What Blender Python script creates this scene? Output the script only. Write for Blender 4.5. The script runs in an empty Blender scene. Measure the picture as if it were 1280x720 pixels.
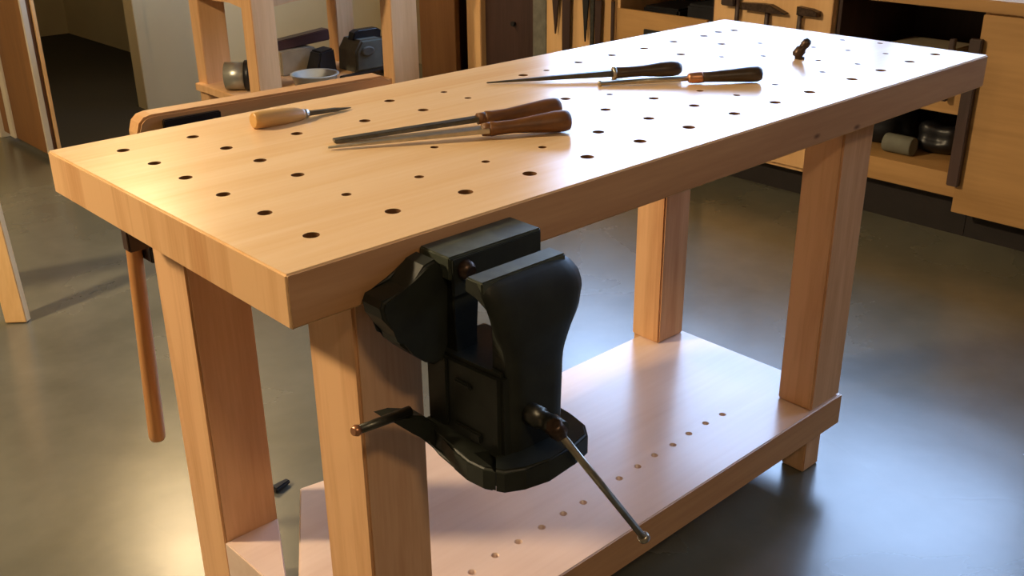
import bpy, bmesh, math, random
from math import sin, cos, pi, radians
from mathutils import Vector, Matrix
random.seed(7)
scene = bpy.context.scene
COL = scene.collection

# ------------------------------------------------------------------ camera
CAM = Vector((-0.524, -0.934, 1.338)); F = 1285.85
YAW, PIT, ROL = 0.82516, -0.41262, -0.01053
fw = Vector((cos(PIT)*cos(YAW), cos(PIT)*sin(YAW), sin(PIT)))
r0 = Vector((sin(YAW), -cos(YAW), 0)); u0 = r0.cross(fw)
RT = cos(ROL)*r0 + sin(ROL)*u0; UP = -sin(ROL)*r0 + cos(ROL)*u0
cd = bpy.data.cameras.new('camera'); cam = bpy.data.objects.new('camera', cd); COL.objects.link(cam)
cd.sensor_width = 36; cd.lens = F/1280*36; cd.clip_start = .02; cd.clip_end = 100
M = Matrix((RT, UP, -fw)).transposed().to_4x4(); M.translation = CAM
cam.matrix_world = M; scene.camera = cam

def ray(u, v): return fw + (u-640)/F*RT - (v-360)/F*UP
def onz(u, v, z): d = ray(u, v); return CAM + d*((z-CAM.z)/d.z)
def ony(u, v, y): d = ray(u, v); return CAM + d*((y-CAM.y)/d.y)
def onx(u, v, x): d = ray(u, v); return CAM + d*((x-CAM.x)/d.x)

# ------------------------------------------------------------------ materials
def L(h):
    h = h.lstrip('#'); c = [int(h[i:i+2], 16)/255 for i in (0, 2, 4)]
    return tuple((x/12.92 if x <= .04045 else ((x+.055)/1.055)**2.4) for x in c) + (1,)
def base_mat(name):
    m = bpy.data.materials.new(name); m.use_nodes = True
    nt = m.node_tree; return m, nt, nt.nodes['Principled BSDF']
def wood(name, c1, c2, axis=0, rough=.4, freq=9, strip=None, knots=0, spec=.5, coat=0):
    m, nt, b = base_mat(name); N = nt.nodes.new; K = nt.links.new
    tc = N('ShaderNodeTexCoord'); mp = N('ShaderNodeMapping'); K(tc.outputs['Object'], mp.inputs[0])
    sc = [freq]*3; sc[axis] = freq*.1; mp.inputs['Scale'].default_value = sc
    n1 = N('ShaderNodeTexNoise'); n1.inputs['Scale'].default_value = 1; n1.inputs['Detail'].default_value = 4
    n1.inputs['Distortion'].default_value = 1.2; K(mp.outputs[0], n1.inputs['Vector'])
    mp2 = N('ShaderNodeMapping'); K(tc.outputs['Object'], mp2.inputs[0])
    sc = [freq*14]*3; sc[axis] = freq*.8; mp2.inputs['Scale'].default_value = sc
    n2 = N('ShaderNodeTexNoise'); n2.inputs['Scale'].default_value = 1; n2.inputs['Detail'].default_value = 3
    K(mp2.outputs[0], n2.inputs['Vector'])
    mx = N('ShaderNodeMath'); mx.operation = 'MULTIPLY_ADD'; K(n2.outputs[0], mx.inputs[0]); mx.inputs[1].default_value = .35
    K(n1.outputs[0], mx.inputs[2])
    src = mx.outputs[0]
    if strip:
        sx = N('ShaderNodeSeparateXYZ'); K(tc.outputs['Object'], sx.inputs[0])
        dv = N('ShaderNodeMath'); dv.operation = 'DIVIDE'; K(sx.outputs[strip[0]], dv.inputs[0]); dv.inputs[1].default_value = strip[1]
        fl = N('ShaderNodeMath'); fl.operation = 'FLOOR'; K(dv.outputs[0], fl.inputs[0])
        wn = N('ShaderNodeTexWhiteNoise'); wn.noise_dimensions = '1D'; K(fl.outputs[0], wn.inputs['W'])
        ad = N('ShaderNodeMath'); ad.operation = 'MULTIPLY_ADD'; K(wn.outputs['Value'], ad.inputs[0]); ad.inputs[1].default_value = strip[2]
        K(src, ad.inputs[2]); src = ad.outputs[0]
    rp = N('ShaderNodeValToRGB'); rp.color_ramp.elements[0].color = L(c1); rp.color_ramp.elements[1].color = L(c2)
    rp.color_ramp.elements[0].position = .42; rp.color_ramp.elements[1].position = .95; K(src, rp.inputs[0])
    out = rp.outputs[0]
    if knots:
        mp3 = N('ShaderNodeMapping'); K(tc.outputs['Object'], mp3.inputs[0])
        sc = [7]*3; sc[axis] = 3; mp3.inputs['Scale'].default_value = sc
        vo = N('ShaderNodeTexVoronoi'); vo.inputs['Scale'].default_value = 1.7; K(mp3.outputs[0], vo.inputs['Vector'])
        kr = N('ShaderNodeValToRGB'); kr.color_ramp.elements[0].position = .02; kr.color_ramp.elements[1].position = .075
        K(vo.outputs['Distance'], kr.inputs[0])
        mm = N('ShaderNodeMix'); mm.data_type = 'RGBA'; K(kr.outputs[0], mm.inputs[0])
        mm.inputs[6].default_value = L('#6b4528'); K(out, mm.inputs[7]); out = mm.outputs[2]
    K(out, b.inputs['Base Color']); b.inputs['Roughness'].default_value = rough
    b.inputs['Specular IOR Level'].default_value = spec
    if coat: b.inputs['Coat Weight'].default_value = coat; b.inputs['Coat Roughness'].default_value = .2
    bp = N('ShaderNodeBump'); bp.inputs['Strength'].default_value = .06; bp.inputs['Distance'].default_value = .002
    K(n2.outputs[0], bp.inputs['Height']); K(bp.outputs[0], b.inputs['Normal'])
    return m
def plain(name, c, rough=.5, metal=0, var=.25, scale=20, bump=.0, spec=.5):
    m, nt, b = base_mat(name); N = nt.nodes.new; K = nt.links.new
    tc = N('ShaderNodeTexCoord'); n = N('ShaderNodeTexNoise'); n.inputs['Scale'].default_value = scale; n.inputs['Detail'].default_value = 5
    K(tc.outputs['Object'], n.inputs['Vector'])
    rp = N('ShaderNodeValToRGB'); col = L(c)
    rp.color_ramp.elements[0].position = .3; rp.color_ramp.elements[1].position = .7
    rp.color_ramp.elements[0].color = tuple(x*(1-var) for x in col[:3])+(1,); rp.color_ramp.elements[1].color = tuple(min(1, x*(1+var)) for x in col[:3])+(1,)
    K(n.outputs[0], rp.inputs[0]); K(rp.outputs[0], b.inputs['Base Color'])
    b.inputs['Roughness'].default_value = rough; b.inputs['Metallic'].default_value = metal; b.inputs['Specular IOR Level'].default_value = spec
    if bump:
        bp = N('ShaderNodeBump'); bp.inputs['Strength'].default_value = bump; bp.inputs['Distance'].default_value = .003
        K(n.outputs[0], bp.inputs['Height']); K(bp.outputs[0], b.inputs['Normal'])
    return m

TOPA, TOPB = '#d79e62', '#efc795'
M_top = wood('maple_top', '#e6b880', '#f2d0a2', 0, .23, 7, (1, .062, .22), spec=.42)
M_hole = wood('dark_hole_wood', '#6e4a2e', '#86603e', 2, .8, 9, spec=.1)  # darker wood for the inner walls of the dog holes
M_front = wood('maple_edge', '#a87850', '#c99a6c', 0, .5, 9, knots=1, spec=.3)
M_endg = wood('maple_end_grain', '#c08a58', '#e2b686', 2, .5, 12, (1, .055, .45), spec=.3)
M_leg = wood('leg_wood', '#c08a5c', '#e2b486', 2, .5, 12, (1, .032, .3), spec=.35)
M_shelf = wood('shelf_wood', '#dcbfae', '#ead2c4', 0, .25, 6, (1, .09, .15), spec=.75)
M_shedge = wood('shelf_edge_wood', '#b07c4a', '#d0a06a', 0, .5, 8)
M_dowel = wood('dowel_wood', '#a86a38', '#cf9a62', 2, .4, 10)
M_chop = wood('chop_wood', '#b98552', '#dcb17c', 0, .45, 8)
M_ply = wood('orange_plywood', '#9c7648', '#bf9560', 1, .5, 5, spec=.3)
M_plyv = wood('orange_plywood_vertical', '#cfa270', '#e6be8a', 2, .5, 5, spec=.3)
M_tool_panel = wood('tool_panel_wood', '#c49660', '#dcb684', 2, .5, 5, spec=.3)
M_brownpanel = wood('brown_panel', '#7a5230', '#966a42', 2, .5, 5, spec=.3)
M_doorwood = wood('door_veneer', '#6e4a2c', '#8c6038', 2, .5, 4, spec=.3)
M_table = wood('table_wood', '#cfa070', '#e8be8e', 2, .5, 8, spec=.3)
M_darkwood = wood('dark_wood', '#2a1a14', '#46302a', 2, .5, 8)
M_redwood = wood('red_brown_wood', '#3c2420', '#5c3a32', 0, .45, 8)
M_sawh = wood('sawhorse_wood', '#c89a62', '#e6bf88', 2, .5, 8)
M_blond = wood('blond_handle', '#b98a4a', '#dbb070', 0, .4, 14)
M_brownh = wood('brown_handle', '#553418', '#7c5026', 0, .5, 14)
M_darkh = wood('dark_handle', '#2c2016', '#463420', 0, .4, 14)
M_iron = plain('dark_green_iron', '#22251f', .5, 0, .3, 30, .15, .4)
M_jaw = plain('worn_jaw_steel', '#4a4f44', .45, .3, .35, 40, .1)
M_steel = plain('steel', '#b8b2a4', .35, 1, .15, 60)
M_dsteel = plain('dark_steel', '#5a5a54', .38, .9, .25, 60)
M_brass = plain('copper_ferrule', '#c08a6a', .35, .8, .1, 40)
M_rust = plain('brown_metal', '#4a3a30', .4, .7, .5, 90, .2)
M_black = plain('black_stuff', '#0d0d0f', .6)
M_blackp = plain('black_plastic', '#15161a', .4)
M_grey = plain('grey_cloth', '#6c6c60', .8, 0, .2, 12, .3)
M_green = plain('grey_green_paint', '#66645a', .6)
M_white = plain('white_plastic', '#b8bab2', .45, 0, .08)
M_cream = plain('cream_card', '#9c9078', .8, 0, .1)
M_silver = plain('silver_can', '#a6a69e', .35, .7, .15)
M_wall = plain('cream_wall', '#d2c298', .85, 0, .04, 3, .05)
M_wallw = plain('workshop_wall', '#7a6a54', .85, 0, .03, 3)
M_ceil = plain('ceiling_paint', '#9c968a', .9, 0, .02, 3)
M_paintw = plain('white_paint', '#c8bfae', .5, 0, .05, 8)
M_frame = plain('window_frame_paint', '#d8d6d0', .5, 0, .03, 8)
M_darkfloor = plain('dark_floor', '#15110a', .6, 0, .2, 5)
M_plinth = plain('dark_plinth', '#1a1210', .7)
M_bag = plain('dark_bag', '#16171c', .85, 0, .4, 12, .3)

def floor_mat():
    m, nt, b = base_mat('polished_concrete'); N = nt.nodes.new; K = nt.links.new
    tc = N('ShaderNodeTexCoord')
    n1 = N('ShaderNodeTexNoise'); n1.inputs['Scale'].default_value = 1.6; n1.inputs['Detail'].default_value = 8; n1.inputs['Distortion'].default_value = .6
    n2 = N('ShaderNodeTexNoise'); n2.inputs['Scale'].default_value = 14; n2.inputs['Detail'].default_value = 6
    for n in (n1, n2): K(tc.outputs['Object'], n.inputs['Vector'])
    ad = N('ShaderNodeMath'); ad.operation = 'MULTIPLY_ADD'; K(n2.outputs[0], ad.inputs[0]); ad.inputs[1].default_value = .3; K(n1.outputs[0], ad.inputs[2])
    rp = N('ShaderNodeValToRGB'); e = rp.color_ramp.elements
    e[0].position = .35; e[0].color = L('#504f44'); e[1].position = .95; e[1].color = L('#6c6a5c')
    K(ad.outputs[0], rp.inputs[0]); K(rp.outputs[0], b.inputs['Base Color'])
    rr = N('ShaderNodeMapRange'); K(n1.outputs[0], rr.inputs[0]); rr.inputs[1].default_value = .3; rr.inputs[2].default_value = .7
    rr.inputs[3].default_value = .2; rr.inputs[4].default_value = .3; K(rr.outputs[0], b.inputs['Roughness'])
    # thin cracks / scratches
    vo = N('ShaderNodeTexVoronoi'); vo.feature = 'DISTANCE_TO_EDGE'; vo.inputs['Scale'].default_value = .7
    nd = N('ShaderNodeTexNoise'); nd.inputs['Scale'].default_value = 3; K(tc.outputs['Object'], nd.inputs['Vector'])
    va = N('ShaderNodeVectorMath'); va.operation = 'MULTIPLY_ADD'; K(nd.outputs['Color'], va.inputs[0]); va.inputs[1].default_value = (.35, .35, 0); K(tc.outputs['Object'], va.inputs[2])
    K(va.outputs[0], vo.inputs['Vector'])
    cr = N('ShaderNodeMapRange'); K(vo.outputs['Distance'], cr.inputs[0]); cr.inputs[1].default_value = 0; cr.inputs[2].default_value = .006; cr.inputs[3].default_value = 0; cr.inputs[4].default_value = .12
    hb = N('ShaderNodeMath'); hb.operation = 'MULTIPLY_ADD'; K(n2.outputs[0], hb.inputs[0]); hb.inputs[1].default_value = .8; K(cr.outputs[0], hb.inputs[2])
    bp = N('ShaderNodeBump'); bp.inputs['Strength'].default_value = .12; bp.inputs['Distance'].default_value = .003
    K(hb.outputs[0], bp.inputs['Height']); K(bp.outputs[0], b.inputs['Normal'])
    b.inputs['Specular IOR Level'].default_value = 1.0
    return m
M_floor = floor_mat()

# ------------------------------------------------------------------ mesh helpers
def BM(): return bmesh.new()
def hull(bm, pts8, bev=0):
    """box from 8 corner points: bottom 4 (ccw), top 4"""
    v = [bm.verts.new(Vector(p)) for p in pts8]
    fs = [(3, 2, 1, 0), (4, 5, 6, 7), (0, 1, 5, 4), (1, 2, 6, 5), (2, 3, 7, 6), (3, 0, 4, 7)]
    f = [bm.faces.new([v[i] for i in q]) for q in fs]
    if bev:
        es = list({e for q in f for e in q.edges})
        bmesh.ops.bevel(bm, geom=es, offset=bev, segments=2, affect='EDGES', clamp_overlap=True)
def box(bm, x0, x1, y0, y1, z0, z1, bev=0):
    hull(bm, [(x0, y0, z0), (x1, y0, z0), (x1, y1, z0), (x0, y1, z0), (x0, y0, z1), (x1, y0, z1), (x1, y1, z1), (x0, y1, z1)], bev)
def prism(bm, poly, axis, lo, hi, bev=0):
    """extrude 2-D polygon along axis (0,1,2)"""
    def P(a, b, t):
        return {0: Vector((t, a, b)), 1: Vector((a, t, b)), 2: Vector((a, b, t))}[axis]
    A = [bm.verts.new(P(a, b, lo)) for a, b in poly]; B = [bm.verts.new(P(a, b, hi)) for a, b in poly]
    n = len(poly); fs = [bm.faces.new(A[::-1]), bm.faces.new(B)]
    for i in range(n): fs.append(bm.faces.new((A[i], A[(i+1) % n], B[(i+1) % n], B[i])))
    if bev:
        es = [e for e in fs[0].edges]+[e for e in fs[1].edges]
        bmesh.ops.bevel(bm, geom=es, offset=bev, segments=3, affect='EDGES', clamp_overlap=True)
def frame(d, hint=Vector((0, 0, 1))):
    d = d.normalized()
    s = d.cross(hint)
    if s.length < 1e-4: s = d.cross(Vector((1, 0, 0)))
    s.normalize(); return d, s, s.cross(d).normalized()
def lathe(bm, p0, p1, prof, seg=24, flat=1.0):
    """prof: list of (fraction of p0->p1, radius); flat squashes along the third axis"""
    p0 = Vector(p0); p1 = Vector(p1); d, s, t = frame(p1-p0); Ln = (p1-p0).length
    rings = []
    for a, r in prof:
        c = p0+d*Ln*a
        rings.append([bm.verts.new(c+(s*cos(2*pi*k/seg)+t*sin(2*pi*k/seg)*flat)*max(r, 1e-5)) for k in range(seg)])
    for i in range(len(rings)-1):
        for k in range(seg):
            f = bm.faces.new((rings[i][k], rings[i][(k+1) % seg], rings[i+1][(k+1) % seg], rings[i+1][k])); f.smooth = True
    bm.faces.new(rings[0][::-1]); bm.faces.new(rings[-1])
def bar(bm, p0, p1, w0, w1, t0, t1, hint=Vector((0, 0, 1)), bev=0):
    """tapered flat bar; w across, t along hint"""
    p0 = Vector(p0); p1 = Vector(p1); d, s, t = frame(p1-p0, hint)
    q = []
    for p, w, h in ((p0, w0, t0), (p1, w1, t1)): q.append([p-s*w/2-t*h/2, p+s*w/2-t*h/2, p+s*w/2+t*h/2, p-s*w/2+t*h/2])
    hull(bm, q[0]+q[1], bev)
ORG = {}
def fix(bm):
    bmesh.ops.recalc_face_normals(bm, faces=bm.faces[:])
def obj(name, bm, mat, parent=None, loc=None):
    fix(bm)
    o = parent and ORG[parent.name] or (Vector(loc) if loc is not None else None)
    if o is None:
        xs = [v.co for v in bm.verts]
        o = Vector(((min(c.x for c in xs)+max(c.x for c in xs))/2, (min(c.y for c in xs)+max(c.y for c in xs))/2, min(c.z for c in xs)))
    bmesh.ops.translate(bm, verts=bm.verts[:], vec=-o)
    me = bpy.data.meshes.new(name); bm.to_mesh(me); bm.free()
    ob = bpy.data.objects.new(name, me); COL.objects.link(ob)
    for m in (mat if isinstance(mat, (list, tuple)) else [mat]): me.materials.append(m)
    if parent: ob.parent = parent
    else: ob.location = o
    ORG[ob.name] = o
    return ob
def tag(o, label, cat, group=None, kind=None):
    if label: o['label'] = label
    if cat: o['category'] = cat
    if group: o['group'] = group
    if kind: o['kind'] = kind
    return o
def thing(name, label, cat, loc, group=None):
    o = bpy.data.objects.new(name, None); o.empty_display_size = .05; COL.objects.link(o); o.location = loc
    ORG[o.name] = Vector(loc); return tag(o, label, cat, group)
def struct(name, bm, mat, label=None):
    o = obj(name, bm, mat); o['kind'] = 'structure'; o['label'] = label or name.replace('_', ' '); o['category'] = name.split('_')[0]; return o
def boolean_cut(ob, cutter_bm):
    """cut holes for good: the cutter is deleted again"""
    fix(cutter_bm)
    me = bpy.data.meshes.new('tmp'); cutter_bm.to_mesh(me); cutter_bm.free()
    c = bpy.data.objects.new('tmp_cut', me); COL.objects.link(c)
    if ob.parent: c.location = ORG[ob.name]
    md = ob.modifiers.new('cut', 'BOOLEAN'); md.operation = 'DIFFERENCE'; md.solver = 'EXACT'; md.object = c
    bpy.context.view_layer.update()
    c.matrix_world = Matrix.Identity(4); bpy.context.view_layer.update()
    dg = bpy.context.evaluated_depsgraph_get()
    new = bpy.data.meshes.new_from_object(ob.evaluated_get(dg))
    ob.modifiers.clear(); ob.data = new
    bpy.data.objects.remove(c)

# ------------------------------------------------------------------ the room
WX, WY, WL, WF, CH = 3.6, 4.45, -2.6, -3.2, 2.8      # right wall, back wall, left, front, ceiling
bm = BM(); box(bm, WL-.1, WX+.1, WF-.1, 9.0, -.1, 0); struct('floor', bm, M_floor, 'polished grey concrete floor')
bm = BM(); box(bm, WL-.1, WX+.1, WF-.1, 9.0, CH, CH+.1); struct('ceiling', bm, M_ceil)
bm = BM(); box(bm, WL-.1, WL, WF, WY, 0, CH); struct('wall_left', bm, M_wallw)
bm = BM(); box(bm, WL, WX, WF-.1, WF, 0, CH); struct('wall_front', bm, M_wallw)
# back wall with the doorway
DX0, DX1 = 1.08, 1.775
bm = BM(); box(bm, WL, DX0, WY, WY+.12, 0, CH); box(bm, DX1, WX, WY, WY+.12, 0, CH); box(bm, DX0, DX1, WY, WY+.12, 2.1, CH)
struct('wall_back', bm, M_wall, 'cream painted wall with the dark doorway')
# corridor behind
HY = 8.0
bm = BM(); box(bm, WL, WX, 7.2, 7.3, 0, CH); struct('wall_hall', bm, M_wall, 'wall at the end of the dark corridor')
bm = BM(); box(bm, 2.42, 2.55, WY+.12, 7.2, 0, CH); struct('wall_hall_right', bm, M_wall)
bm = BM(); box(bm, .5, .6, WY+.12, 7.2, 0, CH); struct('wall_hall_left', bm, M_wall)
bm = BM(); box(bm, .6, 2.42, WY+.12, 7.2, 0, .006); box(bm, DX0+.002, DX1-.012, 3.8, WY+.12, 0, .006); struct('trim_1', bm, M_darkfloor, 'dark floor covering of the corridor')
# doorway casing
bm = BM(); box(bm, 1.0, DX0, WY-.02, WY, 0, 2.16, .003)
struct('trim_3', bm, M_paintw, 'pale door casing left of the doorway')
bm = BM(); box(bm, DX1-.01, DX1+.05, WY-.015, WY+.0, 0, 2.16, .003)
struct('trim_4', bm, M_wall, 'cream door casing right of the doorway')
# right wall with two windows
wins = [(-1.4, -.35), (.2, 3.3)]; WZ0, WZ1 = 1.28, 2.5
bm = BM(); box(bm, WX, WX+.15, WF, WY, 0, WZ0); box(bm, WX, WX+.15, WF, WY, WZ1, CH)
ys = [WF, wins[0][0], wins[0][1], wins[1][0], wins[1][1], WY]
for a, b in ((0, 1), (2, 3), (4, 5)): box(bm, WX, WX+.15, ys[a], ys[b], WZ0, WZ1)
struct('wall_right', bm, M_wallw, 'wall above the cabinets with the windows')
m_glass, nt, b = base_mat('window_glass')
b.inputs['Transmission Weight'].default_value = 1; b.inputs['Roughness'].default_value = 0; b.inputs['IOR'].default_value = 1.05
for i, (a, c) in enumerate(wins):
    bm = BM(); t = .05
    box(bm, WX+.02, WX+.09, a, c, WZ0, WZ0+t); box(bm, WX+.02, WX+.09, a, c, WZ1-t, WZ1)
    n = 2 if c-a < 2.2 else 3
    for k in range(n+1):
        yy = a+t/2+(c-a-t)*k/n; box(bm, WX+.025, WX+.085, yy-t/2, yy+t/2, WZ0+t, WZ1-t)
    w = struct('window_%d' % (i+1), bm, M_frame, 'white framed window over the cabinets')
    p = bpy.data.lights.new('portal', 'AREA'); p.shape = 'RECTANGLE'; p.size = c-a; p.size_y = WZ1-WZ0
    p.cycles.is_portal = True
    po = bpy.data.objects.new('window_portal', p); COL.objects.link(po)
    po.location = (WX+.13, (a+c)/2, (WZ0+WZ1)/2); po.rotation_euler = (0, radians(90), 0)
    po.rotation_euler = Matrix(((0, 0, 1), (1, 0, 0), (0, 1, 0))).to_euler()   # local -Z -> world -X

# ------------------------------------------------------------------ door leaf (open, edge-on)
d = thing('door_leaf', 'brown veneered door standing open with pale painted edges beside the dark doorway', 'door', (1.05, WY-.3, 0))
bm = BM(); box(bm, 1.02, 1.062, 3.86, 4.43, .03, 2.06, .002); obj('panel', bm, M_doorwood, d)
bm = BM(); box(bm, 1.02, 1.045, 3.845, 3.862, .03, 2.06, .002); e = obj('edge_strip', bm, M_paintw, d); e['label'] = 'pale painted edge strip'
bm = BM(); box(bm, 1.066, 1.082, 3.85, 3.875, .03, 2.06, .002); e = obj('edge_strip', bm, M_sawh, d); e['label'] = 'thin light wooden edge strip'
bm = BM(); box(bm, 1.008, 1.022, 4.25, 4.31, .03, 2.06, .003); e = obj('batten', bm, M_paintw, d); e['label'] = 'pale vertical batten'

# ------------------------------------------------------------------ THE WORKBENCH
LX, WYB, ZT, ZU = 1.74, .6935, .90, .832
bench = thing('workbench', 'large pale wooden workbench with rows of round dog holes and a lower shelf', 'workbench', (.87, .35, 0))
bm = BM(); box(bm, 0, LX, 0, WYB, ZU, ZT, .0025)
top = obj('tabletop', bm, [M_top, M_front, M_endg, M_hole], bench)
# dog holes, at their real places in the top
big = [(389,294),(491,264),(582,240),(662,217),(734,196),(800,176.5),(861,159),(918,142),(969,128),(1012,115),(1065,99),(1101,88),(1137,77),(1169,68)]
mid = [(331,266),(279,243),(232,222),(193,204),(154,188),(241,171),(283,185),(325,200.5),(372,218.5),(371,167),(456,151),(529,137.5),(487,126),
       (748,165),(811,148),(868,132),(757,137),(817,123),(707,123.5),(654,94),(723,78),(765,69),(805,60.5),(842,52),(880,45),(898,40),(918,38),(902,55),(851,68)]
small = [(433,243),(524,221),(607,202),(678,184),(543,184),(875,113.5),(921,119),(762,118),(969,105.7),(1028,90),(1023,75.5),(1107,67),(1100,54),(1060,63),(1017,59),(950,54),(954,70),(902,71),(585,122.5),(555,115),(683,88),(1053,50),(1072,80)]
cb = BM()
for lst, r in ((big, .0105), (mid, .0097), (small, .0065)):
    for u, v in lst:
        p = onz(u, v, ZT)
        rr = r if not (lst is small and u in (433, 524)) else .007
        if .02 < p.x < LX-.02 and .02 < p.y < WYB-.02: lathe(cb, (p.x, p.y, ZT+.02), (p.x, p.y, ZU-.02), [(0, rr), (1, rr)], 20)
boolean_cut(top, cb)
me = top.data
for p in me.polygons:
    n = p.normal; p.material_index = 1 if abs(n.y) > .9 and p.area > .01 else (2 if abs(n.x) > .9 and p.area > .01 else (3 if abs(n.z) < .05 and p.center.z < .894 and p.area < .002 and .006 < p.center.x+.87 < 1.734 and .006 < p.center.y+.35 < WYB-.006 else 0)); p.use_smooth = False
SZ, SU = .187, .111
legs = {'near': (.117, .222, .052, .166), 'rearleft': (.117, .225, .523, .640), 'farfront': (1.268, 1.382, .052, .137), 'farback': (1.283, 1.379, .492, .578)}
for k, (a, b_, c_, d_) in legs.items():
    bm = BM()
    # stacked laminations: a thick post with a thinner rear ply set back a few millimetres
    box(bm, a, b_, c_, d_, 0 if k == 'rearleft' else SZ, ZU, .004)
    obj('leg', bm, M_leg, bench)
    if k == 'rearleft': continue
    bm = BM(); box(bm, a+.04 if b_ > 1 else a+.004, b_-.012, c_+.024, d_-.004, 0, SU, .003); obj('foot', bm, M_leg, bench)
# lower shelf: solid panel with its own row of holes; cut away round the left end
P1 = onz(375, 610, SZ); P2 = onz(373, 722, SZ)
bm = BM()
prism(bm, [(.117, .047), (1.387, .047), (1.387, .556), (.40, .556), (P1.x, P1.y), (P2.x, P2.y), (.185, .28), (.117, .17)], 2, SU, SZ, .0025)
shelf = obj('shelf', bm, [M_shelf, M_shedge], bench)
cb = BM()
for u, v in [(903,518),(882,529),(861,542),(841,556),(818,569),(797,583),(774,598),(729,628),(704,642),(677,659),(648,677),(619,694),(590,715)]:
    p = onz(u, v, SZ); lathe(cb, (p.x, p.y, SZ+.02), (p.x, p.y, SU-.02), [(0, .0075), (1, .0075)], 20)
boolean_cut(shelf, cb)
for p in shelf.data.polygons: p.material_index = 1 if abs(p.normal.z) < .5 and p.area > .004 else 0
# short end rail at the rear-left leg
q = [onz(294, 690, SZ), onz(350, 662, SZ), onz(358, 722, SZ), onz(345, 735, SZ)]
bm = BM(); prism(bm, [(q[0].x, .5235), (.2245, .5235), (q[2].x, q[2].y), (q[3].x, q[3].y)], 2, SU, SZ, .002)
obj('end_rail', bm, [M_shelf], bench)
bm = BM(); box(bm, 1.287, 1.375, .55, .575, SU, SZ, .002); obj('foot_post', bm, M_leg, bench)

# ------------------------------------------------------------------ rear wooden vise
v = thing('wooden_vise', 'wooden vise jaw with a long turned handle on the far long side of the workbench', 'vise', (.4, .78, .6))
A = Vector((.18, .775, 0)); B = Vector((.70, .742, 0)); dd = (B-A).normalized(); nn = Vector((-dd.y, dd.x, 0))
T = .045; z0, z1 = .665, .905
prof = [(0, z0), (.0, z1-.03), (.006, z1-.012), (.016, z1-.003), (.03, z1), ((B-A).length-.02, z1), ((B-A).length, z1-.014), ((B-A).length, z0+.05), ((B-A).length-.06, z0)]
bm = BM()
def W(s, z, t): p = A+dd*s+nn*t; return (p.x, p.y, z)
Fv = [bm.verts.new(W(s, z, 0)) for s, z in prof]; Bv = [bm.verts.new(W(s, z, T)) for s, z in prof]
f0 = bm.faces.new(Fv); f1 = bm.faces.new(Bv[::-1]); n = len(prof)
for i in range(n): bm.faces.new((Fv[i], Bv[i], Bv[(i+1) % n], Fv[(i+1) % n]))
bmesh.ops.bevel(bm, geom=list(f0.edges)+list(f1.edges), offset=.004, segments=2, affect='EDGES', clamp_overlap=True)
obj('jaw', bm, M_chop, v)
bm = BM(); hull(bm, [W(.045, .80, -.012), W(.15, .80, -.012), W(.15, .80, 0), W(.045, .80, 0), W(.045, .895, -.012), W(.15, .895, -.012), W(.15, .895, 0), W(.045, .895, 0)], .002)  # thin black block over part of the jaw's inner face
p = obj('dark_jaw_block', bm, M_blackp, v); p['label'] = 'thin black block on the inner jaw face'
bm = BM(); box(bm, .1, .62, .693, .718, .70, .893, .003); obj('fixed_jaw', bm, M_darkwood, v)
bm = BM(); lathe(bm, (.165, .72, .735), (.165, .895, .735), [(0, .014), (.65, .014), (.66, .03), (.95, .03), (1, .026)]); obj('screw', bm, M_dsteel, v)
for xx in (.27, .5):
    bm = BM(); lathe(bm, (xx, .72, .76), (xx, .79, .76), [(0, .01), (1, .01)]); obj('guide_rod', bm, M_dsteel, v)
pt = ony(166, 300, .87); pb = ony(197, 549, .87)
up = (pt-pb).normalized(); ptop = pt+up*.09
bm = BM(); lathe(bm, ptop, pb, [(0, .011), (.02, .014), (.5, .0155), (.97, .0165), (.99, .016), (1, .0135)], 20)
obj('handle', bm, M_dowel, v)
bm = BM(); c_ = ony(186, 318, .85); box(bm, c_.x-.005, c_.x+.012, .83, .87, c_.z-.012, .70, .002); obj('bracket', bm, M_blackp, v)

# ------------------------------------------------------------------ iron vise on the front
v = thing('iron_vise', 'heavy dark green cast iron vise mounted on the front edge of the workbench', 'vise', (.24, -.08, .6))
bm = BM(); prism(bm, [(.192, .855), (.196, .77), (.20, .69), (.235, .69), (.230, .77), (.230, .82), (.236, .842), (.30, .848), (.325, .855)], 1, -.052, -.001, .004)
rc = obj('rear_casting', bm, M_iron, v)
bm = BM(); hull(bm, [(.184, -.058, .855), (.335, -.060, .855), (.335, -.001, .855), (.184, -.001, .855), (.184, -.058, .885), (.335, -.060, .885), (.335, -.001, .885), (.184, -.001, .885)], .002)
o = obj('rear_jaw', bm, M_jaw, v); o['label'] = 'worn grey rear jaw block'
bm = BM(); box(bm, .187, .332, -.0625, -.0575, .835, .882, .001); obj('jaw_face', bm, M_iron, o)
bm = BM(); lathe(bm, (.205, -.058, .867), (.205, -.074, .865), [(0, .013), (.6, .012), (1, .008)], 14); obj('bolt_head', bm, M_rust, v)
# swivel plate behind
sw = [(545, 325), (532, 333), (520, 350), (512, 362), (480, 378), (477, 388), (480, 401), (492, 415), (500, 425), (503, 434), (517, 444), (532, 453), (545, 457), (556, 450), (562, 430), (562, 340)]
bm = BM(); prism(bm, [(ony(a, b, -.045).x, ony(a, b, -.045).z) for a, b in sw], 1, -.045, -.003, .004)
obj('swivel_plate', bm, M_iron, v)
# body
bm = BM(); hull(bm, [(.183, -.146, .64), (.285, -.146, .64), (.285, -.003, .64), (.183, -.003, .64), (.183, -.146, .76), (.285, -.146, .76), (.285, -.003, .752), (.183, -.003, .752)], .006)
box(bm, .179, .184, -.05, -.012, .655, .752, .002); box(bm, .179, .184, -.112, -.062, .655, .668, .002); box(bm, .178, .184, -.095, -.065, .722, .73, .002)
body = obj('body', bm, M_iron, v)
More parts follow.
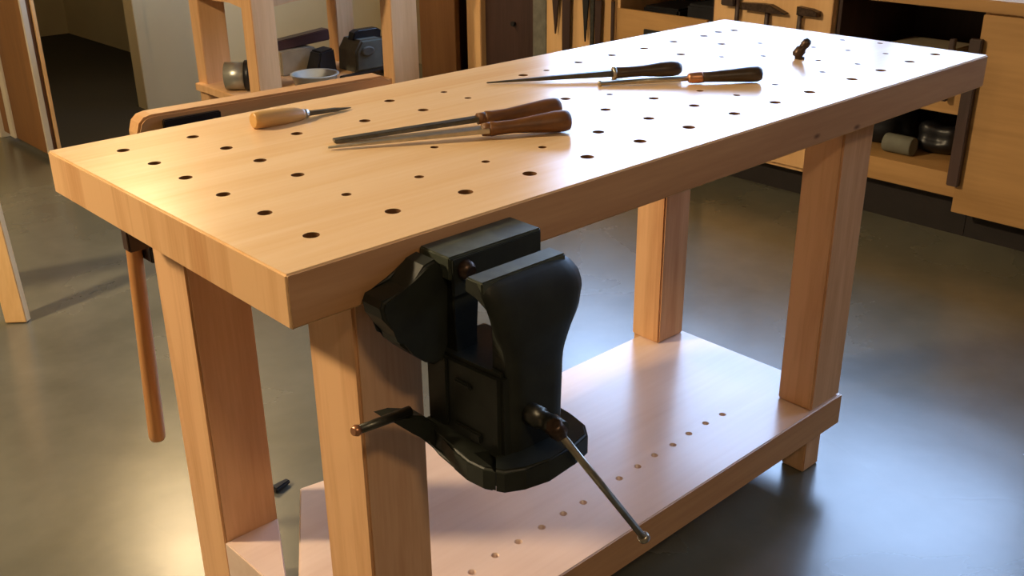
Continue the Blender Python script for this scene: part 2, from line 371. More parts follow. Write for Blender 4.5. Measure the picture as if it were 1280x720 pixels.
# front jaw
fj = [(.157, .880), (.159, .885), (.290, .885), (.303, .874), (.311, .858), (.313, .845), (.308, .82), (.296, .79), (.289, .765), (.287, .64), (.196, .64), (.196, .755), (.187, .79), (.170, .815), (.160, .845), (.157, .862)]
bm = BM()
Lc = [(.885, .158), (.872, .157), (.855, .160), (.835, .165), (.815, .172), (.795, .184), (.775, .190), (.755, .194), (.64, .196)]
Rc = [(.885, .290), (.876, .302), (.862, .310), (.845, .313), (.82, .308), (.795, .298), (.765, .290), (.64, .287)]
Yc = [(.885, -.147), (.878, -.152), (.865, -.158), (.845, -.162), (.81, -.162), (.78, -.157), (.75, -.153), (.64, -.152)]
def interp(tab, z):
    if z >= tab[0][0]: return tab[0][1]
    for (z0_, a0_), (z1_, a1_) in zip(tab, tab[1:]):
        if z0_ >= z >= z1_:
            k = (z0_-z)/(z0_-z1_); return a0_+(a1_-a0_)*k
    return tab[-1][1]
rows = []; NC = 12; NR = 34
for i in range(NR+1):
    z = .885-.245*(i/NR); xl, xr, yf = interp(Lc, z), interp(Rc, z), interp(Yc, z)
    k = min(1, max(0, (.868-z)/.02)); xb = xl+(max(xl, .196)-xl)*k
    row = [bm.verts.new((xb, -.119, z))]
    for c in range(NC+1):
        t_ = c/NC; row.append(bm.verts.new((xl+(xr-xl)*t_, yf+.007*abs(2*t_-1)**8+.002*(2*t_-1)**2, z)))
    row.append(bm.verts.new((xr, -.119, z))); rows.append(row)
for i in range(NR):
    for c in range(NC+3):
        a_, b_ = c, (c+1) % (NC+3)
        f = bm.faces.new((rows[i][a_], rows[i][b_], rows[i+1][b_], rows[i+1][a_])); f.smooth = 1 <= c <= NC
bm.faces.new(rows[0][::-1]); bm.faces.new(rows[-1])
obj('front_jaw', bm, M_iron, v)
bm = BM(); box(bm, .158, .291, -.1465, -.1185, .872, .8875, .002); o = obj('front_jaw_cap', bm, M_jaw, v); o['label'] = 'worn grey top of the front jaw'
# bottom flange
ZF, ZG = .650, .617
ZF, ZG = .650, .617
pp = [(.172, -.004), (.168, -.050), (.154, -.092), (.150, -.120), (.153, -.146), (.166, -.170), (.190, -.183), (.225, -.187), (.270, -.187), (.300, -.180), (.316, -.160), (.323, -.130), (.322, -.08), (.315, -.004)]
bm = BM(); prism(bm, pp, 2, ZG, ZF, .004)
fo = obj('flange', bm, M_iron, v)
ear = [(482, 524), (500, 519), (530, 520), (552, 534), (600, 560), (626, 590), (630, 610), (606, 605), (590, 597), (573, 584), (557, 564), (533, 550), (517, 538), (492, 528)]
bm = BM(); prism(bm, [(ony(a, b, -.032).x, ony(a, b, -.032).z) for a, b in ear], 1, -.035, -.003, .006); obj('mounting_ear', bm, M_iron, v)
tri = [onz(a, b, ZF) for a, b in ((592, 566), (620, 562), (620, 588))]
cb = BM(); prism(cb, [(p.x, p.y) for p in tri], 2, ZF-.05, ZF+.05)
boolean_cut(fo, cb)
bm = BM(); lathe(bm, (.226, -.14, .698), (.226, -.207, .698), [(0, .014), (.45, .014), (.46, .011), (.7, .012), (.72, .013), (1, .011)], 16)
obj('screw', bm, M_dsteel, v)
s0 = ony(696, 537, -.2); s1 = ony(804, 671, -.2)
bm = BM(); lathe(bm, s0, s1, [(0, .005), (1, .005)], 14); hd = obj('handle', bm, M_steel, v)
bm = BM(); dv = (s1-s0).normalized(); lathe(bm, s1-dv*.004, s1+dv*.007, [(0, .006), (.3, .0085), (.8, .0085), (1, .006)], 16); obj('end_cap', bm, M_steel, hd)
bm = BM(); lathe(bm, s0-dv*.012, s0+dv*.012, [(0, .009), (.15, .012), (.85, .012), (1, .009)], 6); obj('nut', bm, M_rust, hd)
a0 = ony(512, 514, -.03); a1 = ony(446, 538, -.035)
bm = BM(); lathe(bm, a0, a1, [(0, .007), (1, .0055)], 14); lk = obj('locking_bar', bm, M_dsteel, v)
bm = BM(); dv = (a1-a0).normalized(); lathe(bm, a1-dv*.003, a1+dv*.006, [(0, .0065), (.4, .0075), (1, .005)], 14); obj('end_cap', bm, M_brass, lk)

# ------------------------------------------------------------------ hand tools on the bench
def seg(tipuv, enduv, rt_, re):
    return onz(*tipuv, ZT+rt_), onz(*enduv, ZT+re)
# chisel with a blond round handle
a, b = seg((438, 134.5), (316, 151), .003, .0145)
t = thing('chisel', 'short chisel with a blond barrel handle lying near the rear vise', 'chisel', (b.x, b.y, ZT))
Ln = (a-b).length; dv = (a-b).normalized(); hb = b+dv*Ln*.50
bm = BM(); lathe(bm, b, hb, [(0, .011), (.02, .0135), (.1, .0145), (.55, .0145), (.82, .0135), (.96, .0095), (1, .009)], 24); obj('handle', bm, M_blond, t)
bm = BM(); lathe(bm, hb-dv*.002, hb+dv*.008, [(0, .0085), (1, .0075)], 18); obj('ferrule', bm, M_steel, t)
bm = BM(); bar(bm, hb+dv*.006, b+dv*Ln*.86, .012, .012, .007, .005, bev=.0008); bar(bm, b+dv*Ln*.86, a, .010, .004, .004, .0012); obj('blade', bm, M_dsteel, t)

# two long paring chisels/files side by side, brown handles crossing
def long_tool(name, label, tip, fer, end, rh, wtip, wfer, thick, mh, mb, prof=None, grp=None):
    a = onz(*tip, ZT+.002+thick/2); e = onz(*end, ZT+rh); f_ = onz(*fer, ZT+rh*.72)
    # straighten: ferrule point on the line tip-end
    ax = (e-a); k = (f_-a).dot(ax)/ax.dot(ax); f_ = a+ax*k; dv = ax.normalized()
    t = thing(name, label, 'hand tool' if name != 'screwdriver' else 'screwdriver', (e.x, e.y, ZT), grp)
    bm = BM(); lathe(bm, f_, e, prof or [(0, rh*.55), (.03, rh*.70), (.1, rh*.64), (.3, rh*.62), (.6, rh*.84), (.82, rh), (.93, rh*1.0), (.985, rh*.9), (1, rh*.7)], 24, .9); h = obj('handle', bm, mh, t)
    return t, a, f_, e, dv
t, a, f_, e, dv = long_tool('paring_chisel', 'rear brown-handled chisel of the pair crossed on the benchtop', (417, 176), (606, 148), (699, 133), .0175, 0, 0, .004, M_brownh, M_steel)
bm = BM(); bar(bm, f_, a, .018, .015, .008, .0055, bev=.001); obj('blade', bm, M_dsteel, t)
bm = BM(); lathe(bm, f_-dv*-.004, f_-dv*.012, [(0, .0098), (1, .0095)], 16); obj('ferrule', bm, M_brownh, t)
t, a, f_, e, dv = long_tool('paring_chisel', 'front brown-handled chisel of the crossed pair, its handle nearest the camera', (410, 184.5), (606, 157), (712, 150), .0190, 0, 0, .004, M_brownh, M_steel)
bm = BM(); bar(bm, f_, a, .024, .008, .008, .002, bev=.0008); obj('blade', bm, M_steel, t)
bm = BM(); lathe(bm, f_-dv*.01, f_+dv*.006, [(0, .010), (.5, .011), (1, .0115)], 16); obj('ferrule', bm, M_brownh, t)
# file with a black handle
t, a, f_, e, dv = long_tool('file', 'tapered steel file with a dark waisted handle near the middle of the benchtop', (608, 103.5), (771, 94), (851, 85), .0165, 0, 0, .003, M_darkh, M_steel,
    [(0, .010), (.02, .0125), (.2, .0115), (.42, .0118), (.7, .0158), (.85, .0165), (.95, .0150), (1, .010)])
bm = BM(); bar(bm, f_, a, .015, .003, .0125, .0025, bev=.0008); obj('blade', bm, M_dsteel, t)
bm = BM(); lathe(bm, f_-dv*.004, f_+dv*.003, [(0, .0125), (1, .0125)], 16); obj('ferrule', bm, M_steel, t)
# gouge with a copper ferrule
t, a, f_, e, dv = long_tool('gouge', 'slim round-shanked gouge with a copper ferrule and dark olive handle', (748, 104.5), (874, 97), (952, 92), .0165, 0, 0, .006, M_darkh, M_steel,
    [(0, .0105), (.18, .0112), (.5, .0135), (.8, .0162), (.93, .0165), (.985, .014), (1, .010)])
bm = BM(); lathe(bm, f_-dv*.002, a, [(0, .0058), (.5, .005), (.97, .0042), (.975, .0058), (1, .0052)], 16); obj('shank', bm, M_steel, t)
bm = BM(); lathe(bm, f_-dv*.022, f_+dv*.006, [(0, .0065), (.1, .0095), (.4, .0105), (.9, .0108), (1, .0108)], 18); obj('ferrule', bm, M_brass, t)
# bench dog
p = onz(998, 74, ZT)
t = thing('bench_dog', 'small brown metal stop tilted up out of the benchtop near the far end', 'bench dog', p)
bm = BM(); lathe(bm, p+Vector((.004, .0, .0005)), p+Vector((.004, 0, .006)), [(0, .011), (.7, .011), (1, .008)], 18, .8); obj('foot', bm, M_rust, t)
q0 = p+Vector((-.005, .005, .005)); q1 = q0+RT*.024+Vector((0, 0, .034))
bm = BM(); lathe(bm, q0, q1, [(0, .007), (.1, .011), (.45, .0115), (.55, .0085), (.68, .0085), (.72, .0095), (.95, .009), (1, .007)], 16); obj('knob', bm, M_rust, t)
bm = BM(); lathe(bm, q1-(q1-q0)*.25, q1+(q1-q0)*.08, [(0, .0088), (.5, .0092), (1, .006)], 12); obj('cap', bm, M_dsteel, t)

# ------------------------------------------------------------------ cabinet run along the right wall (front plane x = 2.95)
CX, CB = 2.95, 3.58
def yx(u, v): return onx(u, v, CX).y
def zx(u, v): return onx(u, v, CX).z
yr = yx(1236, 100)-.0; yh1 = 1.06; yh0 = yx(893, 20)
y_door = onx(1213, 140, CX).y     # edge of overlaid right door
y_hl = yx(893, 20); y_hr = yx(1040, 38)
y_tl = yx(683, 70); y_tr = yx(770, 50)
y_pl = yx(603, 60); y_p2 = yx(586, 60); y_bl = yx(570, 60); y_bp = yx(526, 60)
ZW = zx(1200, 11)+.0
# worktop
bm = BM(); box(bm, CX-.02, CB, -1.2, y_bp, ZW, ZW+.04, .003)
w = obj('worktop', bm, M_ply); tag(w, 'long orange plywood worktop over the row of cabinets', 'worktop')
# right closed cabinet
t = thing('base_cabinet', 'closed orange plywood cabinet nearest the right edge of the picture', 'cabinet', (3.2, 0, 0))
bm = BM(); box(bm, CX, CB, -1.2, y_door-.012, .12, ZW, .002); obj('body', bm, M_plyv, t)
bm = BM(); box(bm, CX-.024, CX-.001, y_door-.60, y_door, zx(1190, 262), ZW-.006, .002); obj('door', bm, M_ply, t)
bm = BM(); box(bm, CX-.024, CX-.001, y_door-1.21, y_door-.605, zx(1190, 262), ZW-.006, .002); obj('door', bm, M_ply, t)
bm = BM(); box(bm, CX+.09, CB, -1.2, y_door-.012, 0, .12); obj('plinth', bm, M_plinth, t)
# open bay
t = thing('open_cabinet', 'open-fronted plywood cabinet with a deep shelf beside the closed cabinet', 'cabinet', (3.2, (y_door+y_hr)/2, 0))
BAY = t
zb1 = zx(1090, 195); zb0 = zx(1090, 223)
zs1 = zx(1160, 108); zs0 = zx(1190, 143)
bm = BM(); box(bm, CX, CB-.01, y_door, y_hr-.002, zb0, zb1, .002); obj('bottom_board', bm, M_ply, t)
bm = BM(); box(bm, CX, CB-.01, y_door, y_hr-.002, zs0, zs0+.075, .002); obj('shelf', bm, M_ply, t)
bm = BM(); box(bm, CB-.03, CB-.01, y_door, y_hr, zb0, ZW); obj('back', bm, M_darkwood, t)
bm = BM(); box(bm, CX, CB, y_door-.011, y_door+.004, zb0, ZW, .001); obj('side', bm, M_plyv, t)
bm = BM(); box(bm, CX+.02, CB, y_hr-.02, y_hr-.003, zb0, ZW, .001); obj('side', bm, M_darkwood, t)
bm = BM(); box(bm, CX+.09, CB, y_door-.01, y_hr, 0, zb0); obj('plinth', bm, M_plinth, t)
# cabinet with the hammer panel
t = thing('panel_cabinet', 'cabinet with a flat plywood front that carries three hammers', 'cabinet', (3.2, (y_hl+y_hr)/2, 0))
bm = BM(); box(bm, CX+.01, CB, y_hr, y_hl, .12, ZW, .002); obj('body', bm, M_plyv, t)
bm = BM(); box(bm, CX-.012, CX+.009, y_hr, y_hl-.004, .14, ZW-.004, .002); obj('door', bm, M_plyv, t)
bm = BM(); box(bm, CX+.09, CB, y_hr, y_hl, 0, .12); obj('plinth', bm, M_plinth, t)
XH = CX-.03
def hp(u, v): return onx(u, v, XH)
def hammer(name, label, hx, hu0, hu1, v0, v1, vb, kind):
    pa = hp(hx, v0); pb_ = hp(hx+ (hx-930)*0, vb)
    y = pa.y
    t = thing(name, label, 'hammer', (XH, y, .45), 'hammers on the plywood cabinet front')
    zt = hp(hx, v0).z; zb = zt-.30
    bm = BM(); lathe(bm, (XH, y, zt-.01), (XH, y, zb), [(0, .009), (.3, .010), (.7, .014), (.95, .014), (1, .010)], 12, .7); obj('handle', bm, M_darkwood, t)
    ya, yb = hp(hu0, v0).y, hp(hu1, v0).y; h = max(.03, hp(hx, v0).z-hp(hx, v1).z); zc = zt-h/2
    bm = BM()
    if kind == 'square': box(bm, XH-.02, XH+.018, yb, ya, zt-h, zt, .004)
    elif kind == 'cross':
        ym = y; prism(bm, [(ya, zt-h), (ya, zt-.004), (ym+.02, zt), (ym-.015, zt), (yb, zt-h*.85), (yb, zt-h), (ym-.015, zt-h), (ym+.02, zt-h)], 0, XH-.018, XH+.016, .003)
    else:
        prism(bm, [(ya, zt-h), (ya, zt), (yb+.03, zt-.004), (yb, zt-h*.4), (yb, zt-h)], 0, XH-.018, XH+.016, .003)
    obj('head', bm, M_darkwood if kind == 'square' else M_rust, t)
    bm = BM(); lathe(bm, (XH+.006, y, zt-h-.01), (CX-.013, y, zt-h-.01), [(0, .004), (1, .004)], 8); obj('hook', bm, M_dsteel, t)
hammer('mallet', 'square-headed dark mallet, leftmost of the three on the cabinet front', 923, 905, 921.5, -6, 8, 30, 'square')
hammer('hammer', 'hammer with a long pointed head, middle of the three on the cabinet front', 960, 930, 984, 5, 14, 30, 'cross')
hammer('hammer', 'short-headed hammer, rightmost of the three on the cabinet front', 1001, 999, 1025, 8, 17, 36, 'short')
# open drawer unit
t = thing('drawer_cabinet', 'plywood cabinet with an open dark bay above a drawer, left of the hammers', 'cabinet', (3.2, (y_hl+y_tr)/2, 0))
zd = zx(800, 13)
bm = BM(); box(bm, CX-.008, CX+.012, y_hl+.03, y_tr-.006, zd-.15, zx(775, 10), .002); dr = obj('drawer', bm, M_ply, t)
c0 = onx(805, 36, CX-.01)
bm = BM(); box(bm, CX-.014, CX-.007, c0.y-.20, c0.y+.0, c0.z-.026, c0.z, .002); o = obj('finger_slot', bm, M_black, dr); o['label'] = 'dark finger slot'
bm = BM(); box(bm, CX-.008, CX+.012, y_hl+.03, y_tr-.006, .14, zd-.156, .002); obj('door', bm, M_ply, t)
bm = BM(); box(bm, CX-.001, CB, y_tr-.02, y_tr-.001, .12, ZW, .001); obj('side', bm, M_plyv, t)
bm = BM(); box(bm, CX+.012, CB, y_hl+.001, y_hl+.018, .12, ZW, .001); obj('side', bm, M_darkwood, t)
bm = BM(); box(bm, CB-.03, CB-.01, y_hl+.02, y_tr-.02, .12, ZW); obj('back', bm, M_darkwood, t)
bm = BM(); box(bm, CX+.013, CB-.03, y_hl+.02, y_tr-.021, zd-.10, zd-.085); obj('tray', bm, M_plyv, t)
bm = BM(); box(bm, CX+.09, CB, y_hl, y_tr, 0, .12); obj('plinth', bm, M_plinth, t)
for (yy, w_, h_, lab, mm) in ((y_hl+.14, .16, .12, 'dark flat case inside the open bay, right', M_bag), (y_hl+.36, .2, .09, 'dark low case inside the open bay, left', M_blackp)):
    bm = BM(); box(bm, CX+.1, CX+.4, yy-w_/2, yy+w_/2, zd-.085, zd-.085+h_, .01); tag(obj('tool_case', bm, mm), lab, 'case', 'cases in the open bay')
# tool panel cabinet
t = thing('tool_cabinet', 'cabinet front of pale plywood hung with long narrow dark tools', 'cabinet', (3.2, (y_tl+y_tr)/2, 0))
bm = BM(); box(bm, CX, CB, y_tr, y_tl, .12, ZW, .002); obj('body', bm, M_tool_panel, t)
bm = BM(); box(bm, CX+.09, CB, y_tr, y_tl, 0, .12); obj('plinth', bm, M_plinth, t)
XT = CX-.02
for (u0_, u1_, vb, taper, mm, nm, lab) in (
    (690, 699, 42, .1, M_darkwood, 'rasp', 'narrow pointed rasp, leftmost tool on the pale panel'),
    (703, 713, 66, .9, M_darkwood, 'board_strip', 'broad dark strip hanging second from the left on the pale panel'),
    (728, 736, 52, .1, M_black, 'pointed_saw', 'black pointed saw in the middle of the pale panel'),
    (738, 743, 60, .8, M_dsteel, 'steel_rule', 'thin grey steel rule right of the black pointed saw'),
    (744, 752, 60, .8, M_darkwood, 'long_file', 'dark long file beside the grey steel rule'),
    (764, 768, 58, .8, M_darkwood, 'thin_rod', 'thin dark rod at the right edge of the pale panel')):
    ya, yb = onx(u0_, 20, XT).y, onx(u1_, 20, XT).y; zb = onx((u0_+u1_)/2, vb, XT).z; ym = (ya+yb)/2
    zt = ZW-.03; w_ = (ya-yb)
    t = thing(nm, lab, 'hand tool', (XT, ym, zb), 'long tools on the pale panel')
    bm = BM(); prism(bm, [(ym-w_/2, zt-.09), (ym-w_*taper/2, zb), (ym+w_*taper/2, zb), (ym+w_/2, zt-.09)], 0, XT-.004, XT+.004, .0008); obj('blade', bm, mm, t)
    bm = BM(); lathe(bm, (XT, ym, zt-.095), (XT, ym, zt), [(0, w_*.4), (.3, w_*.5), (.9, w_*.45), (1, w_*.3)], 10, .8); obj('handle', bm, M_brownh, t)
    bm = BM(); lathe(bm, (XT, ym, zt-.08), (CX-.001, ym, zt-.08), [(0, .003), (1, .003)], 6); obj('hook', bm, M_dsteel, t)
# dark cabinet
t = thing('dark_cabinet', 'dark brown cupboard door with a grey-green stile, left of the pale tool panel', 'cabinet', (3.2, (y_tl+y_pl)/2, 0))
yg = yx(666, 60)
bm = BM(); box(bm, CX+.04, CB, y_tl, y_pl, .12, ZW, .002); obj('body', bm, M_darkwood, t)
bm = BM(); box(bm, CX+.02, CX+.041, yg+.004, y_pl-.004, .13, ZW-.004, .002); obj('door', bm, M_darkwood, t)
bm = BM(); box(bm, CX+.0, CX+.03, y_tl+.002, yg, .12, ZW-.09, .002); o = obj('stile', bm, M_green, t); o['label'] = 'grey-green painted stile'
c0 = onx(640, 30, CX)
bm = BM(); lathe(bm, (CX+.0, c0.y, c0.z), (CX+.02, c0.y, c0.z), [(0, .012), (.6, .012), (.7, .006), (1, .006)], 12); obj('knob', bm, M_black, t)
bm = BM(); box(bm, CX+.09, CB, y_tl, y_pl, 0, .12); obj('plinth', bm, M_plinth, t)
# post, gap, end panel
bm = BM(); box(bm, CX-.01, CX+.05, y_pl, y_p2, 0, ZW, .003); tag(obj('wooden_post', bm, M_plyv), 'upright wooden post between the dark door and the black gap', 'post')
t = thing('end_cabinet', 'brown end panel of the cabinet row with a black opening beside the wooden post', 'cabinet', (3.2, y_bl, 0))
bm = BM(); box(bm, CX, CX+.03, y_bl, y_bp, .0, ZW, .003); box(bm, CX+.03, CB, y_bp-.02, y_bp, 0, ZW, .002); obj('end_panel', bm, M_brownpanel, t)
bm = BM(); box(bm, CB-.03, CB-.01, y_pl+.002, y_bp-.021, 0, ZW); obj('back', bm, M_black, t)
bm = BM(); box(bm, CX+.06, CB-.03, y_pl+.02, y_bl+.02, .0, .2); obj('bottom_board', bm, M_brownpanel, t)
# dark plank standing in the open bay by the closed cabinet door
pa = onx(1226, 60, CX-.03); pb_ = onx(1190, 231, CX-.03)
bm = BM(); box(bm, CX-.05, CX-.026, onx(1198, 232, CX-.04).y, onx(1184, 227, CX-.04).y, pb_.z, zx(1222, 46), .003)
o = obj('stile', bm, M_darkwood, BAY); o['label'] = 'dark upright board beside the closed door'
bm = BM(); y_a = y_door+.075; box(bm, CX-.04, CX-.02, y_a, y_a+.018, zx(1218, 130), zx(1205, 48), .002)
o = obj('batten', bm, M_darkwood, BAY); o['label'] = 'thin dark batten'
# contents of the open bay
zsh = zs0+.075
for (ya, yb, x0_, x1_, h_, mm, lab) in ((y_door+.16, y_hr-.04, CX+.06, CX+.5, .05, M_grey, 'lower grey board lying on the deep shelf'), (y_door+.22, y_hr-.09, CX+.12, CX+.46, .035, M_cream, 'upper cream board lying on the grey board')):
    zz = zsh if mm is M_grey else zsh+.05
    bm = BM(); box(bm, x0_, x1_, ya, yb, zz, zz+h_, .004); tag(obj('flat_board', bm, mm), lab, 'board', 'boards on the deep shelf')
def blob(name, c, rx, ry, rz, mat, lab, cat, seed):
    bm = BM(); bmesh.ops.create_icosphere(bm, subdivisions=4, radius=1)
    rnd = random.Random(seed); ph = [rnd.uniform(0, 6) for _ in range(6)]
    for vv in bm.verts:
        x, y, z = vv.co; k = 1+.08*sin(5*x+ph[0])+.08*sin(6*y+ph[1])+.06*sin(7*z+ph[2]+3*x)
        zz = max(z, -.75)
        vv.co = Vector((x*rx*k, y*ry*k, (zz+.75)*rz*(k if zz > -.7 else 1)))
    for f in bm.faces: f.smooth = True
    bmesh.ops.translate(bm, verts=bm.verts[:], vec=Vector(c)); return tag(obj(name, bm, mat), lab, cat)
cy = (y_door+y_hr)/2
blob('cloth_bag', (CX+.25, cy+.14, zb1), .13, .10, .09, M_bag, 'black cloth bag on the bottom board, left side', 'bag', 1)
blob('cloth_bag', (CX+.28, cy-.09, zb1), .13, .10, .075, M_blackp, 'black lumpy bag on the bottom board, right side', 'bag', 2)
bm = BM(); lathe(bm, (CX+.10, cy+.06, zb1+.035), (CX+.10, cy-.05, zb1+.035), [(0, .033), (.04, .035), (.96, .035), (1, .033)], 20)
tag(obj('tape_roll', bm, M_grey), 'grey cylinder lying at the front of the bottom board', 'roll')

# ------------------------------------------------------------------ side table in front of the back wall
t = thing('side_table', 'wooden table with thick pale legs and a low shelf, by the cream wall', 'table', (2.1, 3.3, 0))
FY, BY = 3.0, 3.62
def yl(u, Y): return ony(u, 60, Y).x
l2 = (yl(319, FY), yl(348, FY)); l4 = (yl(491, FY), yl(523, FY))
leg_def = [(l2[0], l2[1], FY, FY+.085), (l4[0], l4[1], FY, FY+.085), (yl(253, BY)-.04, yl(276, BY), BY-.085, BY), (yl(412, BY), yl(433, BY), BY-.085, BY)]
for (a, b_, c_, d_) in leg_def:
    bm = BM(); box(bm, a, b_, c_, d_, 0, .80, .003); obj('leg', bm, M_table, t)
bm = BM()
zr = ony(345, 8, FY+.02).z; zc = ony(395, 0, FY+.02).z
prism(bm, [(l2[1], zr), (l2[1]+.1, zr+.012), (l2[1]+.3, zr+.02), (l4[0]-.1, zr+.012), (l4[0], zr), (l4[0], .80), (l2[1], .80)], 1, FY+.015, FY+.05, .002); obj('apron', bm, M_table, t)
bm = BM(); prism(bm, [(FY+.085, zr-.005), (FY+.2, zr+.01), (BY-.085, zr-.0), (BY-.085, .80), (FY+.085, .80)], 0, l2[0]+.01, l2[0]+.045, .002); obj('apron', bm, M_table, t)
bm = BM(); box(bm, l2[0]-.03, l4[1]+.03, FY-.03, BY+.03, .80, .84, .004); obj('tabletop', bm, M_table, t)
ZS = .30
bm = BM(); box(bm, l2[0]-.0, l4[1], FY+.02, BY-.02, ZS-.035, ZS-.001, .002); shf = obj('shelf', bm, M_table, t)
# things on its shelf
def ons(u, v): return onz(u, v, ZS)
c0 = ony(299, 94, 3.33)
t = thing('metal_can', 'silver can with a dark band lying behind the near left table leg', 'can', (c0.x, 3.33, ZS))
R_ = .062
bm = BM(); lathe(bm, (c0.x-.055, 3.36, ZS+R_), (c0.x+.02, 3.30, ZS+R_), [(0, R_*.8), (.04, R_), (.9, R_), (1, R_*.9)], 28); obj('body', bm, M_silver, t)
bm = BM(); lathe(bm, (c0.x+.018, 3.302, ZS+R_), (c0.x+.045, 3.28, ZS+R_), [(0, R_*1.12), (1, R_*1.12)], 28); obj('band', bm, M_blackp, t)
bm = BM(); lathe(bm, (c0.x+.045, 3.28, ZS+R_), (c0.x+.10, 3.236, ZS+R_), [(0, R_*.85), (.9, R_*.85), (1, R_*.7)], 28); obj('cap', bm, M_silver, t)
c1 = ony(395, 95, 3.14)
bm = BM()
lathe(bm, (c1.x, 3.15, ZS), (c1.x, 3.15, ZS+.055), [(0, .085), (.05, .09), (.93, .105), (.94, .112), (1, .112), (1.0, .1), (.93, .098), (.2, .085)], 32)
tag(obj('plastic_tray', bm, M_white), 'shallow whitish tub on the shelf of the side table', 'tub')
c2 = ony(370, 74, 3.45)
bm = BM(); box(bm, c2.x-.10, c2.x+.10, 3.42, 3.55, ZS, ZS+.115, .006)
tag(obj('cardboard_box', bm, M_cream), 'cream box behind the whitish tub', 'box')
c3 = ony(402, 76, 3.36)
bm = BM(); hull(bm, [(c3.x-.07, 3.30, ZS), (c3.x+.05, 3.30, ZS), (c3.x+.05, 3.41, ZS), (c3.x-.07, 3.41, ZS), (c3.x-.035, 3.31, ZS+.11), (c3.x+.045, 3.31, ZS+.12), (c3.x+.045, 3.40, ZS+.12), (c3.x-.035, 3.40, ZS+.11)], .008)
tag(obj('black_box', bm, M_blackp), 'small black box between the cream box and the grey tool case', 'box')
pa, pb_ = ony(350, 63, 3.49), ony(408, 48, 3.49)
bm = BM(); bar(bm, (pa.x-.05, 3.49, ZS+.135), (pb_.x, 3.49, ZS+.158), .06, .06, .045, .055, bev=.004)
tag(obj('red_brown_beam', bm, M_redwood), 'dark red-brown beam lying tilted on top of the cream box', 'beam')
c4 = ony(459, 75, 3.32)
t = thing('tool_case', 'grey machine case with black carrying handle on the side table shelf', 'case', (c4.x, 3.32, ZS))
bm = BM(); prism(bm, [(c4.x-.12, ZS), (c4.x+.07, ZS), (c4.x+.075, ZS+.13), (c4.x+.03, ZS+.15), (c4.x-.08, ZS+.15), (c4.x-.115, ZS+.10)], 1, 3.24, 3.40, .01); obj('body', bm, M_grey, t)
bm = BM(); box(bm, c4.x+.03, c4.x+.125, 3.235, 3.39, ZS, ZS+.135, .012); obj('motor_cover', bm, M_blackp, t)
bm = BM(); prism(bm, [(c4.x-.095, ZS+.145), (c4.x-.085, ZS+.18), (c4.x-.06, ZS+.19), (c4.x+.05, ZS+.19), (c4.x+.075, ZS+.175), (c4.x+.07, ZS+.14)], 1, 3.29, 3.34, .005); obj('handle', bm, M_blackp, t)
bm = BM(); lathe(bm, (c4.x-.05, 3.245, ZS+.095), (c4.x-.05, 3.23, ZS+.095), [(0, .035), (.5, .04), (1, .03)], 20, .6); obj('vent_ring', bm, M_green, t)
bm = BM(); bar(bm, (c1.x+.13, 3.12, ZS+.015), (c4.x+.03, 3.12, ZS+.022), .05, .05, .018, .018, bev=.003)
tag(obj('flat_bar', bm, M_blackp), 'flat black bar lying in front of the grey machine case', 'bar')

# ------------------------------------------------------------------ sawhorse at the left
t = thing('sawhorse', 'pale wooden sawhorse leg reaching into the left side of the picture', 'sawhorse', (-.05, 2.25, 0))
bl = onz(9, 402, 0); br = onz(37, 401, 0)
foot = (bl+br)/2; width = (br-bl).length
topc = ony(-60, 90, 2.32)
bm = BM(); 
upv = (topc-foot)
hd_ = Vector((0, 1, 0))
def legbar(f, tp, w, th):
    b = BM(); d = (tp-f).normalized(); s = (br-bl).normalized(); n_ = d.cross(s).normalized()
    q = []
    for p in (f, f+(tp-f)):
        q.append([p-s*w/2-n_*th/2, p+s*w/2-n_*th/2, p+s*w/2+n_*th/2, p-s*w/2+n_*th/2])
    hull(b, q[0]+q[1], .002); 
    zmin = min(v_.co.z for v_ in b.verts)
    for v_ in b.verts:
        if v_.co.z < .02: v_.co.z = max(0, v_.co.z) if v_.co.z > 0 else 0
    return b
tp = Vector((topc.x, topc.y, min(topc.z, .70)))
k = .70/topc.z if topc.z else 1
tp = foot+(topc-foot)*k
obj('leg', legbar(foot, tp, width*.95, .034), M_sawh, t)
off = Vector((-.80, .15, 0))
obj('leg', legbar(foot+off*1.15, tp+off*.85, width*.95, .034), M_sawh, t)
f2 = foot+Vector((-.05, .42, 0)); obj('leg', legbar(f2, tp+Vector((0, .04, 0)), width*.95, .034), M_sawh, t)
obj('leg', legbar(f2+off*1.15, tp+off*.85+Vector((0, .04, 0)), width*.95, .034), M_sawh, t)
bm = BM(); a_ = tp-off*.12; b2 = tp+off*1.0; bar(bm, a_+Vector((0, .02, .03)), b2+Vector((0, .02, .03)), .09, .09, .06, .06, bev=.003); obj('beam', bm, M_sawh, t)

# small dark offcut on the floor under the bench
p = onz(352, 612, 0)
bm = BM(); bar(bm, p+Vector((-.02, .0, .008)), p+Vector((.025, .01, .008)), .022, .014, .014, .01, bev=.003)
tag(obj('wood_offcut', bm, M_black), 'small black offcut on the floor behind the rear left bench leg', 'offcut')

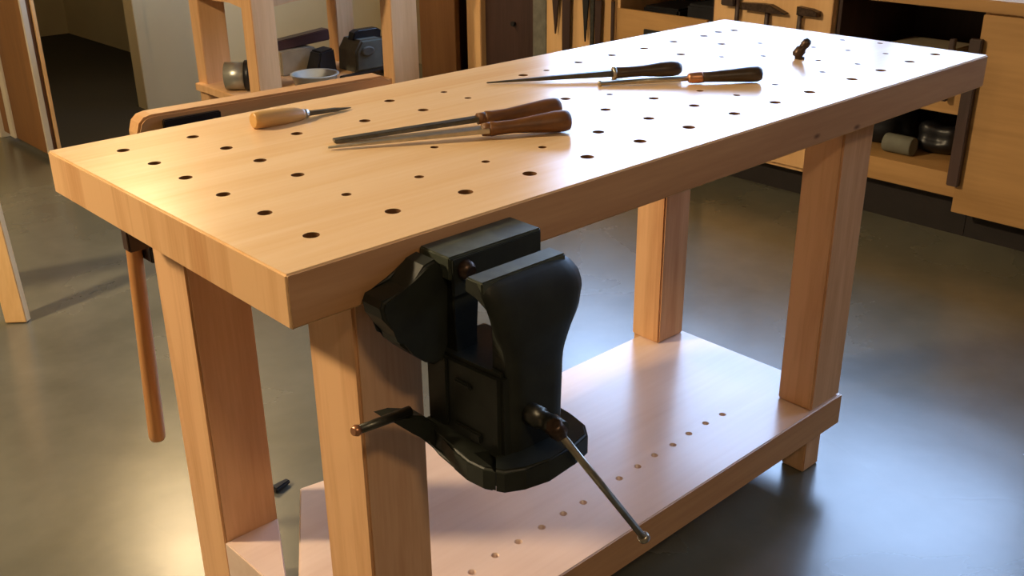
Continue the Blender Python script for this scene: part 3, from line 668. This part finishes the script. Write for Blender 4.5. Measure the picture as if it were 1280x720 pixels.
# ------------------------------------------------------------------ light
w = bpy.data.worlds.new('sky'); scene.world = w; w.use_nodes = True
nt = w.node_tree; bg = nt.nodes['Background']
tc = nt.nodes.new('ShaderNodeTexCoord'); sx = nt.nodes.new('ShaderNodeSeparateXYZ'); nt.links.new(tc.outputs['Generated'], sx.inputs[0])
rp = nt.nodes.new('ShaderNodeValToRGB'); e = rp.color_ramp.elements
e[0].position = 0; e[0].color = (.10, .10, .09, 1); e[1].position = .03; e[1].color = (.42, .62, 1.0, 1)
nt.links.new(sx.outputs[2], rp.inputs[0]); nt.links.new(rp.outputs[0], bg.inputs[0]); bg.inputs[1].default_value = 12
def lamp(name, loc, energy, col, size, size_y=None, aim=(0, 0, -1), spread=180):
    l = bpy.data.lights.new(name, 'AREA'); l.energy = energy; l.color = col
    l.shape = 'RECTANGLE' if size_y else 'DISK'; l.size = size
    if size_y: l.size_y = size_y
    l.spread = radians(spread)
    o = bpy.data.objects.new(name, l); COL.objects.link(o); o.location = loc
    o.rotation_euler = Vector(aim).to_track_quat('-Z', 'Y').to_euler(); return o
def fixture(loc, label):
    t = thing('ceiling_light', label, 'lamp', (loc[0], loc[1], CH-.09))
    bm = BM(); lathe(bm, (loc[0], loc[1], CH), (loc[0], loc[1], CH-.05), [(0, .08), (.9, .17), (1, .17)], 24); obj('housing', bm, M_frame, t)
fixture((-1.7, 2.2), 'round ceiling lamp over the left side of the room')
lamp('warm_ceiling_lamp', (-1.7, 2.2, CH-.07), 215, (1, .76, .46), .34, aim=(.8, -.5, -1))
fixture((-.6, -1.9), 'added, unseen housing over the fill light behind the viewer')
lamp('warm_rear_fill', (-.6, -1.9, CH-.07), 24, (1, .74, .46), .34)  # added fill light, stands in for warm bounce on the front faces
fixture((1.5, 4.1), 'round ceiling lamp near the back wall')
lamp('warm_back_lamp', (1.5, 4.1, CH-.07), 38, (1, .74, .42), .34)

fixture((1.6, 6.2), 'added, unseen housing over the corridor fill light')
lamp('corridor_fill', (1.6, 6.2, CH-.07), 3.5, (1, .78, .5), .3)  # added unseen light that lifts the dark corridor
vs = scene.view_settings
vs.view_transform = 'Standard'; vs.look = 'None'; vs.gamma = 1; vs.exposure = 0; vs.use_curve_mapping = False
